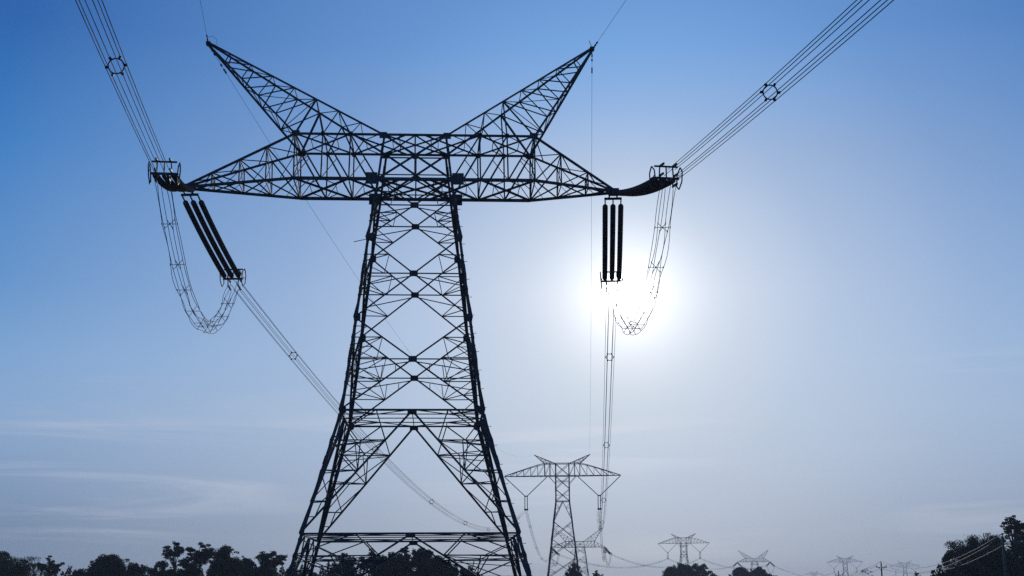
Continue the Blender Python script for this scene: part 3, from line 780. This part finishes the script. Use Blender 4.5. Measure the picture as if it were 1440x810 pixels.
def tree(label, px, py, half_px, Y, kind, group, name='broadleaf_tree', mat=None, seed=None, low=None, dens=1.0):
    rnd = random.Random(seed if seed is not None else int(px * 13 + Y)); top = at(px, py, Y); H = top.z; Rw = half_px * (1.0 if kind == 'sapling' else 1.18) * Y / F_PX
    R = thing(name, label, 'tree', (top.x, Y, 0), rnd.uniform(0, 6.28), group)
    T = MB(); C = MB(); ls = max(.15, .16 * Y / 250) * 1.1
    if kind == 'bamboo':
        nc = int(24 * dens)
        for k in range(nc):
            a = rnd.uniform(0, 6.28); r = Rw * .5 * rnd.random() ** .5; b = V((math.cos(a) * r, math.sin(a) * r, 0))
            h = H * (1.0 if k == 0 else rnd.uniform(.74, .98)); out = V((math.cos(a), math.sin(a), 0)) * rnd.uniform(.25, .75) * Rw * .9
            pts = []
            for i in range(15):
                t = i / 14; zz = h * (t * 1.18 if t < .72 else .85 + .15 * math.sin((t - .72) / .28 * 2.3) / 1.0)
                pts.append(b + out * (t ** 2.6) + V((0, 0, zz)))
            mz = max(p.z for p in pts); pts = [V((p.x, p.y, p.z * h / mz)) for p in pts]
            T.tube(pts, [.06 * (1 - .85 * i / 14) for i in range(15)], 5)
            for i in range(3, 15):
                w = .85 if i < 10 else .36
                for _ in range(int(8 * dens)):
                    c = pts[i] + V((rnd.gauss(0, w), rnd.gauss(0, w), rnd.gauss(0, w * .6)))
                    if c.z > pts[i].z + .25: c.z = pts[i].z + .25 * rnd.random()
                    if c.z > H: c.z = H
                    for q in range(4): leafquad(C, c + V((rnd.gauss(0, .16), rnd.gauss(0, .16), -.1 * q)), ls * .95, rnd)
    elif kind == 'sapling':
        tp = limb(T, (0, 0, 0), (Rw * .5, 0, H), .07, .02, rnd)
        for k in range(int(9 * dens)):
            t = rnd.uniform(.5, 1); p = lerp((0, 0, 0), (Rw * .5, 0, H), t) + V((rnd.uniform(-1, 1) * Rw, rnd.uniform(-1, 1) * Rw, 0)) * (1.2 - t * .6)
            limb(T, lerp((0, 0, 0), (Rw * .5, 0, H), t * .9), p, .03, .012, rnd, 3); clump(C, p, Rw * .3, 22, ls * .8, rnd)
    else:
        cb = H * (low if low is not None else (.12 if kind == 'dense' else .42))     # crown base
        lean = V((rnd.uniform(-.4, .4), rnd.uniform(-.4, .4), 0)) * Rw * .4
        fork = H * (.30 if kind == 'dense' else .45)
        tr = max(.14, H * .02)
        limb(T, (0, 0, -.2), lean * .4 + V((0, 0, fork)), tr, tr * .7, rnd, 5, .03)
        limb(T, lean * .4 + V((0, 0, fork)), lean + V((0, 0, H * .86)), tr * .7, .04, rnd, 6, .06)
        zc, hz = (H * .97 + cb) / 2, (H * .97 - cb) / 2
        if kind == 'open':
            f0 = lean * .4 + V((0, 0, fork)); nl = int(8 * dens ** .5) + 1
            for k in range(nl):
                a = k * 6.283 / nl + rnd.uniform(-.4, .4); r = 0.1 if k == 0 else rnd.uniform(.5, 1.0)
                e = lean + V((math.cos(a) * r * Rw, math.sin(a) * r * Rw, H - (H - cb) * (.06 + .5 * r ** 2.2 * rnd.uniform(.4, 1.1))))
                pts = limb(T, lerp(f0, lean + V((0, 0, H * .8)), rnd.uniform(0, .45)), e, tr * .42, .04, rnd, 6, .1)
                for q in range(7):
                    b = lerp(pts[3], pts[6], rnd.random()) if q else e
                    o = V((rnd.gauss(0, 1), rnd.gauss(0, 1), rnd.gauss(.1, .5))); o.normalize(); c = b + o * Rw * rnd.uniform(.10, .32) * (1 if q else .3)
                    rc = Rw * rnd.uniform(.12, .21)
                    if c.z + rc * .6 > H: c.z = H - rc * .6
                    limb(T, b, c, .05, .02, rnd, 3); clump(C, c, rc, int(max(26, 85 * (rc / (ls * 2.2)) ** 2)), ls, rnd, .6)
                    for _ in range(2):
                        o2 = V((rnd.gauss(0, 1), rnd.gauss(0, 1), rnd.gauss(0, .4))); o2.normalize(); clump(C, c + o2 * rc * 1.1, rc * .4, 9, ls * .85, rnd)
        if kind == 'dense':            # ragged outer twigs
            for k in range(int(46 * dens)):
                d = V((rnd.gauss(0, 1), rnd.gauss(0, 1), rnd.gauss(.25, .8))); d.normalize(); q = rnd.uniform(.84, 1.05)
                c = lean + V((d.x * Rw * q, d.y * Rw * q, zc + d.z * hz * min(q, 1.0) * .97)); rc = Rw * rnd.uniform(.07, .14)
                clump(C, c, rc, int(max(14, 75 * (rc / (ls * 2.2)) ** 2)), ls * .9, rnd, .7)
        n = int(34 * dens * max(.7, min(1.8, Rw / 2.4))) if kind == 'dense' else 0
        for k in range(n):
            while True:
                d = V((rnd.uniform(-1, 1), rnd.uniform(-1, 1), rnd.uniform(-1, 1)))
                if .25 < d.length < 1: break
            if kind == 'open':
                d.normalize(); d *= rnd.uniform(.45, 1.0); d.z = d.z * .95 if d.z > 0 else d.z * rnd.uniform(.3, 1)
            c = lean + V((d.x * Rw * .88, d.y * Rw * .88, zc + d.z * hz * .9))
            if k == 0: c = lean * .5 + V((0, 0, H - Rw * .16))
            rc = Rw * (rnd.uniform(.20, .36) if kind == 'dense' else rnd.uniform(.15, .26))
            if kind == 'dense' and c.z + rc > H: c.z = H - rc
            if c.z + rc * .7 > H: c.z = H - rc * .7
            st = lean * .4 + V((0, 0, fork)) if rnd.random() < .5 else lerp(lean * .4 + V((0, 0, fork)), lean + V((0, 0, H * .86)), rnd.uniform(.1, .7))
            limb(T, st, c, tr * .3, .025, rnd, 4)
            vol = (rc / (ls * 2.2)) ** 2
            clump(C, c, rc, int(max(40, (105 if kind == 'dense' else 85) * vol) * .95), ls, rnd, .78 if kind == 'dense' else .62)
            for _ in range(3):
                d2 = V((rnd.gauss(0, 1), rnd.gauss(0, 1), rnd.gauss(0, .7))); d2.normalize()
                clump(C, c + d2 * rc * .85, rc * .42, 22, ls * .85, rnd)
        if kind == 'dense':            # leafy inner mass
            for _ in range(int(900 * dens)):
                d = V((rnd.gauss(0, .42), rnd.gauss(0, .42), rnd.gauss(0, .42)))
                if d.length > .82: continue
                leafquad(C, lean * .6 + V((d.x * Rw, d.y * Rw, zc + d.z * hz)), ls * 1.7, rnd)
    T.build('trunk', BARK, R, True); C.build('crown', mat or LEAF, R)
    return R

GL = 'trees along the left horizon'
tree('dense leafy tree cut by the left edge', -4, 771, 30, 262, 'dense', GL, dens=1.2)
tree('clump of drooping bamboo next to the tree at the left edge', 18, 781, 22, 252, 'bamboo', GL, 'bamboo_clump', LEAFY)
tree('small bamboo with a curled arching tip left of the ragged thin tree', 40, 783, 13, 256, 'bamboo', GL, 'bamboo_clump', LEAFY, dens=.7)
tree('ragged narrow tree with gaps in its crown near the left edge', 70, 780, 15, 270, 'open', GL, low=.35)
tree('spindly sapling poking up in the gap near the left edge', 97, 796, 7, 258, 'sapling', GL, 'sapling')
tree('low bush-like tree left of the broad rounded tree', 113, 798, 14, 255, 'dense', GL, low=.05)
tree('low shoulder tree leaning on the broad rounded tree from the left', 136, 789, 16, 262, 'dense', GL)
tree('broad rounded dark tree left of the tall open pair', 163, 777, 27, 268, 'dense', GL, dens=1.2)
tree('low tree on the right flank of the broad rounded tree', 189, 790, 17, 270, 'dense', GL)
tree('low bush-like tree in the dip before the tall open pair', 210, 797, 15, 258, 'dense', GL, low=.05)
tree('leafy tree below the left of the tall open pair', 228, 787, 16, 262, 'dense', GL)
tree('tall open-crowned tree, left one of the pair with sky showing through', 249, 762, 17, 272, 'open', GL, dens=1.25)
tree('tall open-crowned tree, right one of the pair with sky showing through', 281, 761, 19, 275, 'open', GL, dens=1.3)
tree('dense low tree filling the foot of the tall open pair', 262, 786, 22, 262, 'dense', GL, low=.06)
tree('bushy peaked tree right of the tall open pair', 317, 765, 22, 268, 'dense', GL, dens=1.2)
tree('low tree sloping down right of the bushy peaked tree', 345, 783, 17, 262, 'dense', GL)
tree('umbrella-crowned tree left of the big pylon legs', 384, 774, 19, 275, 'open', GL, dens=1.3, low=.5)
tree('low dense tree under the umbrella-crowned tree', 372, 789, 18, 260, 'dense', GL, low=.05)
tree('low rounded tree just left of the pylon foot', 407, 796, 18, 268, 'dense', GL, low=.05)
tree('low bush seen through the left pylon legs', 440, 803, 14, 262, 'dense', GL, low=.03)
GM = 'trees seen through the big pylon'
tree('rounded dark tree seen through the left half of the pylon base', 484, 776, 19, 262, 'dense', GM, mat=LEAFB, dens=1.1)
tree('ragged tall tree left of centre behind the pylon base', 522, 770, 17, 270, 'open', GM, mat=LEAFB, dens=1.7, low=.3)
tree('dense tree at the centre behind the pylon base', 551, 774, 24, 262, 'dense', GM, mat=LEAFB, dens=1.2)
tree('ragged feathery-topped tree at the centre behind the pylon base', 571, 767, 13, 275, 'open', GM, mat=LEAFB, dens=1.4, low=.35)
tree('tall dense tree right of centre behind the pylon base', 594, 768, 20, 265, 'dense', GM, mat=LEAFB, dens=1.25)
tree('spreading dense tree on the right slope behind the pylon base', 614, 779, 22, 260, 'dense', GM, mat=LEAFB, dens=1.1)
tree('low tree trailing off right behind the pylon base', 637, 796, 15, 258, 'dense', GM, mat=LEAFB, low=.05)
tree('small pointed tree alone behind the right pylon legs', 663, 795, 14, 255, 'dense', GM, mat=LEAFB)
GC = 'treetops below the distant pylons'
tree('small dark treetop in front of the foot of the mid-distance suspension pylon', 808, 790, 11, 400, 'dense', GC)
tree('low dark treetop right of the mid-distance pylon foot', 840, 802, 8, 390, 'open', GC, dens=1.2, low=.3)
tree('dark leafy tree in front of the treetop suspension pylon, taller one', 957, 790, 20, 520, 'dense', GC, dens=1.1)
tree('ragged open tree right beside the treetop suspension pylon', 982, 792, 17, 520, 'open', GC, dens=1.4, low=.3)
tree('low bush left of the treetop suspension pylon', 939, 806, 13, 510, 'dense', GC, low=.05)
tree('low bush right of the ragged tree by the treetop suspension pylon', 1000, 806, 14, 515, 'dense', GC, low=.05)
tree('rounded dark tree under the small horned pylon, left one', 1043, 796, 16, 560, 'dense', GC, mat=LEAFB)
tree('rounded dark tree under the small horned pylon, right one', 1067, 796, 12, 570, 'dense', GC, mat=LEAFB)
tree('low tree at the right foot of the small horned pylon', 1082, 806, 12, 560, 'dense', GC, mat=LEAFB, low=.05)
tree('tiny dark treetop beside the pale pylon left of the right-hand wood', 1288, 804, 7, 300, 'dense', GC)
tree('sparse leaning sapling with scattered leaf tufts left of the cross-shaped pole', 1222, 798, 9, 300, 'sapling', GC, 'sapling', seed=5)
GR = 'trees of the wood at the right edge'
tree('low leafy tree just inside the left end of the right-hand wood', 1320, 793, 11, 190, 'dense', GR, low=.03)
tree('small outermost bush at the left end of the right-hand wood', 1311, 801, 8, 188, 'dense', GR, low=.03)
tree('sloping leafy tree at the left flank of the right-hand wood', 1334, 772, 15, 196, 'dense', GR)
tree('feathery bamboo rising at the left of the right-hand wood', 1351, 757, 13, 205, 'bamboo', GR, 'bamboo_clump', LEAFY, dens=1.1)
tree('dense tree in the middle of the right-hand wood', 1368, 757, 19, 200, 'dense', GR, dens=1.2)
tree('feathery bamboo with ragged tips in the middle of the right-hand wood', 1376, 752, 13, 208, 'bamboo', GR, 'bamboo_clump', LEAFY, dens=1.0)
tree('feathery bamboo next to the tallest tree of the right-hand wood', 1395, 749, 12, 208, 'bamboo', GR, 'bamboo_clump', LEAFY, dens=1.2)
tree('broad dense tree behind the utility pole at right', 1398, 764, 28, 190, 'dense', GR, dens=1.3)
tree('tallest tree of the right-hand wood, flat crown with gaps of sky below', 1424, 724, 16, 215, 'open', GR, dens=2.6, low=.70)
tree('dense dark tree below the tallest tree of the right-hand wood', 1428, 760, 26, 198, 'dense', GR, dens=1.3)
tree('tall tree cut by the right edge beside the tallest one', 1446, 728, 13, 213, 'dense', GR, low=.5)
tree('dense tree filling the gap between the utility pole and the tallest tree', 1411, 755, 13, 206, 'dense', GR, dens=1.2)
tree('low dense tree at the foot of the right-hand wood', 1368, 783, 24, 182, 'dense', GR, low=.03, dens=1.2)

# low scrub that closes the foot of the woods
u = MB(); rnd = random.Random(77)
def scrub(p0, p1, Y, hpx, n, edge=0):
    for _ in range(n):
        px = rnd.uniform(p0, p1); y = Y + rnd.uniform(-14, 14); p = at(px, 810, y); h = (1.6 + 0.019 * y) * hpx
        if edge: h *= min(1, .45 + (px - p0) / edge)
        leafquad(u, V((p.x, y, h * rnd.random() ** .6 * (.85 + .1 * math.sin(px * .21) + .08 * math.sin(px * .67)))), .42, rnd)
scrub(-40, 470, 285, 1.05, 15000); scrub(460, 645, 285, 1.2, 6000); scrub(1310, 1480, 212, 1.0, 8000, 60)
und = u.build('undergrowth', LEAF); tag(und, 'low dark scrub closing the foot of the tree lines', 'undergrowth', None, 'stuff')

# ------------------------------------------------------------------ haze
hz = MB(); hz.box((0, (Y0 + Y1) / 2, 28.5), (2 * GX + 40, 0, 0), (0, Y1 - Y0 + 40, 0), (0, 0, 59))
hm = bpy.data.materials.new('haze'); hm.use_nodes = True; nt = hm.node_tree
nt.nodes.remove(nt.nodes['Principled BSDF'])
pv = nt.nodes.new('ShaderNodeVolumePrincipled'); pv.inputs['Color'].default_value = (.72, .80, .95, 1)
pv.inputs['Density'].default_value = .00017; pv.inputs['Anisotropy'].default_value = .1
nt.links.new(pv.outputs[0], nt.nodes['Material Output'].inputs['Volume'])
ho = hz.build('haze', hm); ho['kind'] = 'stuff'; ho['label'] = 'pale morning haze over the whole plain'; ho['category'] = 'haze'
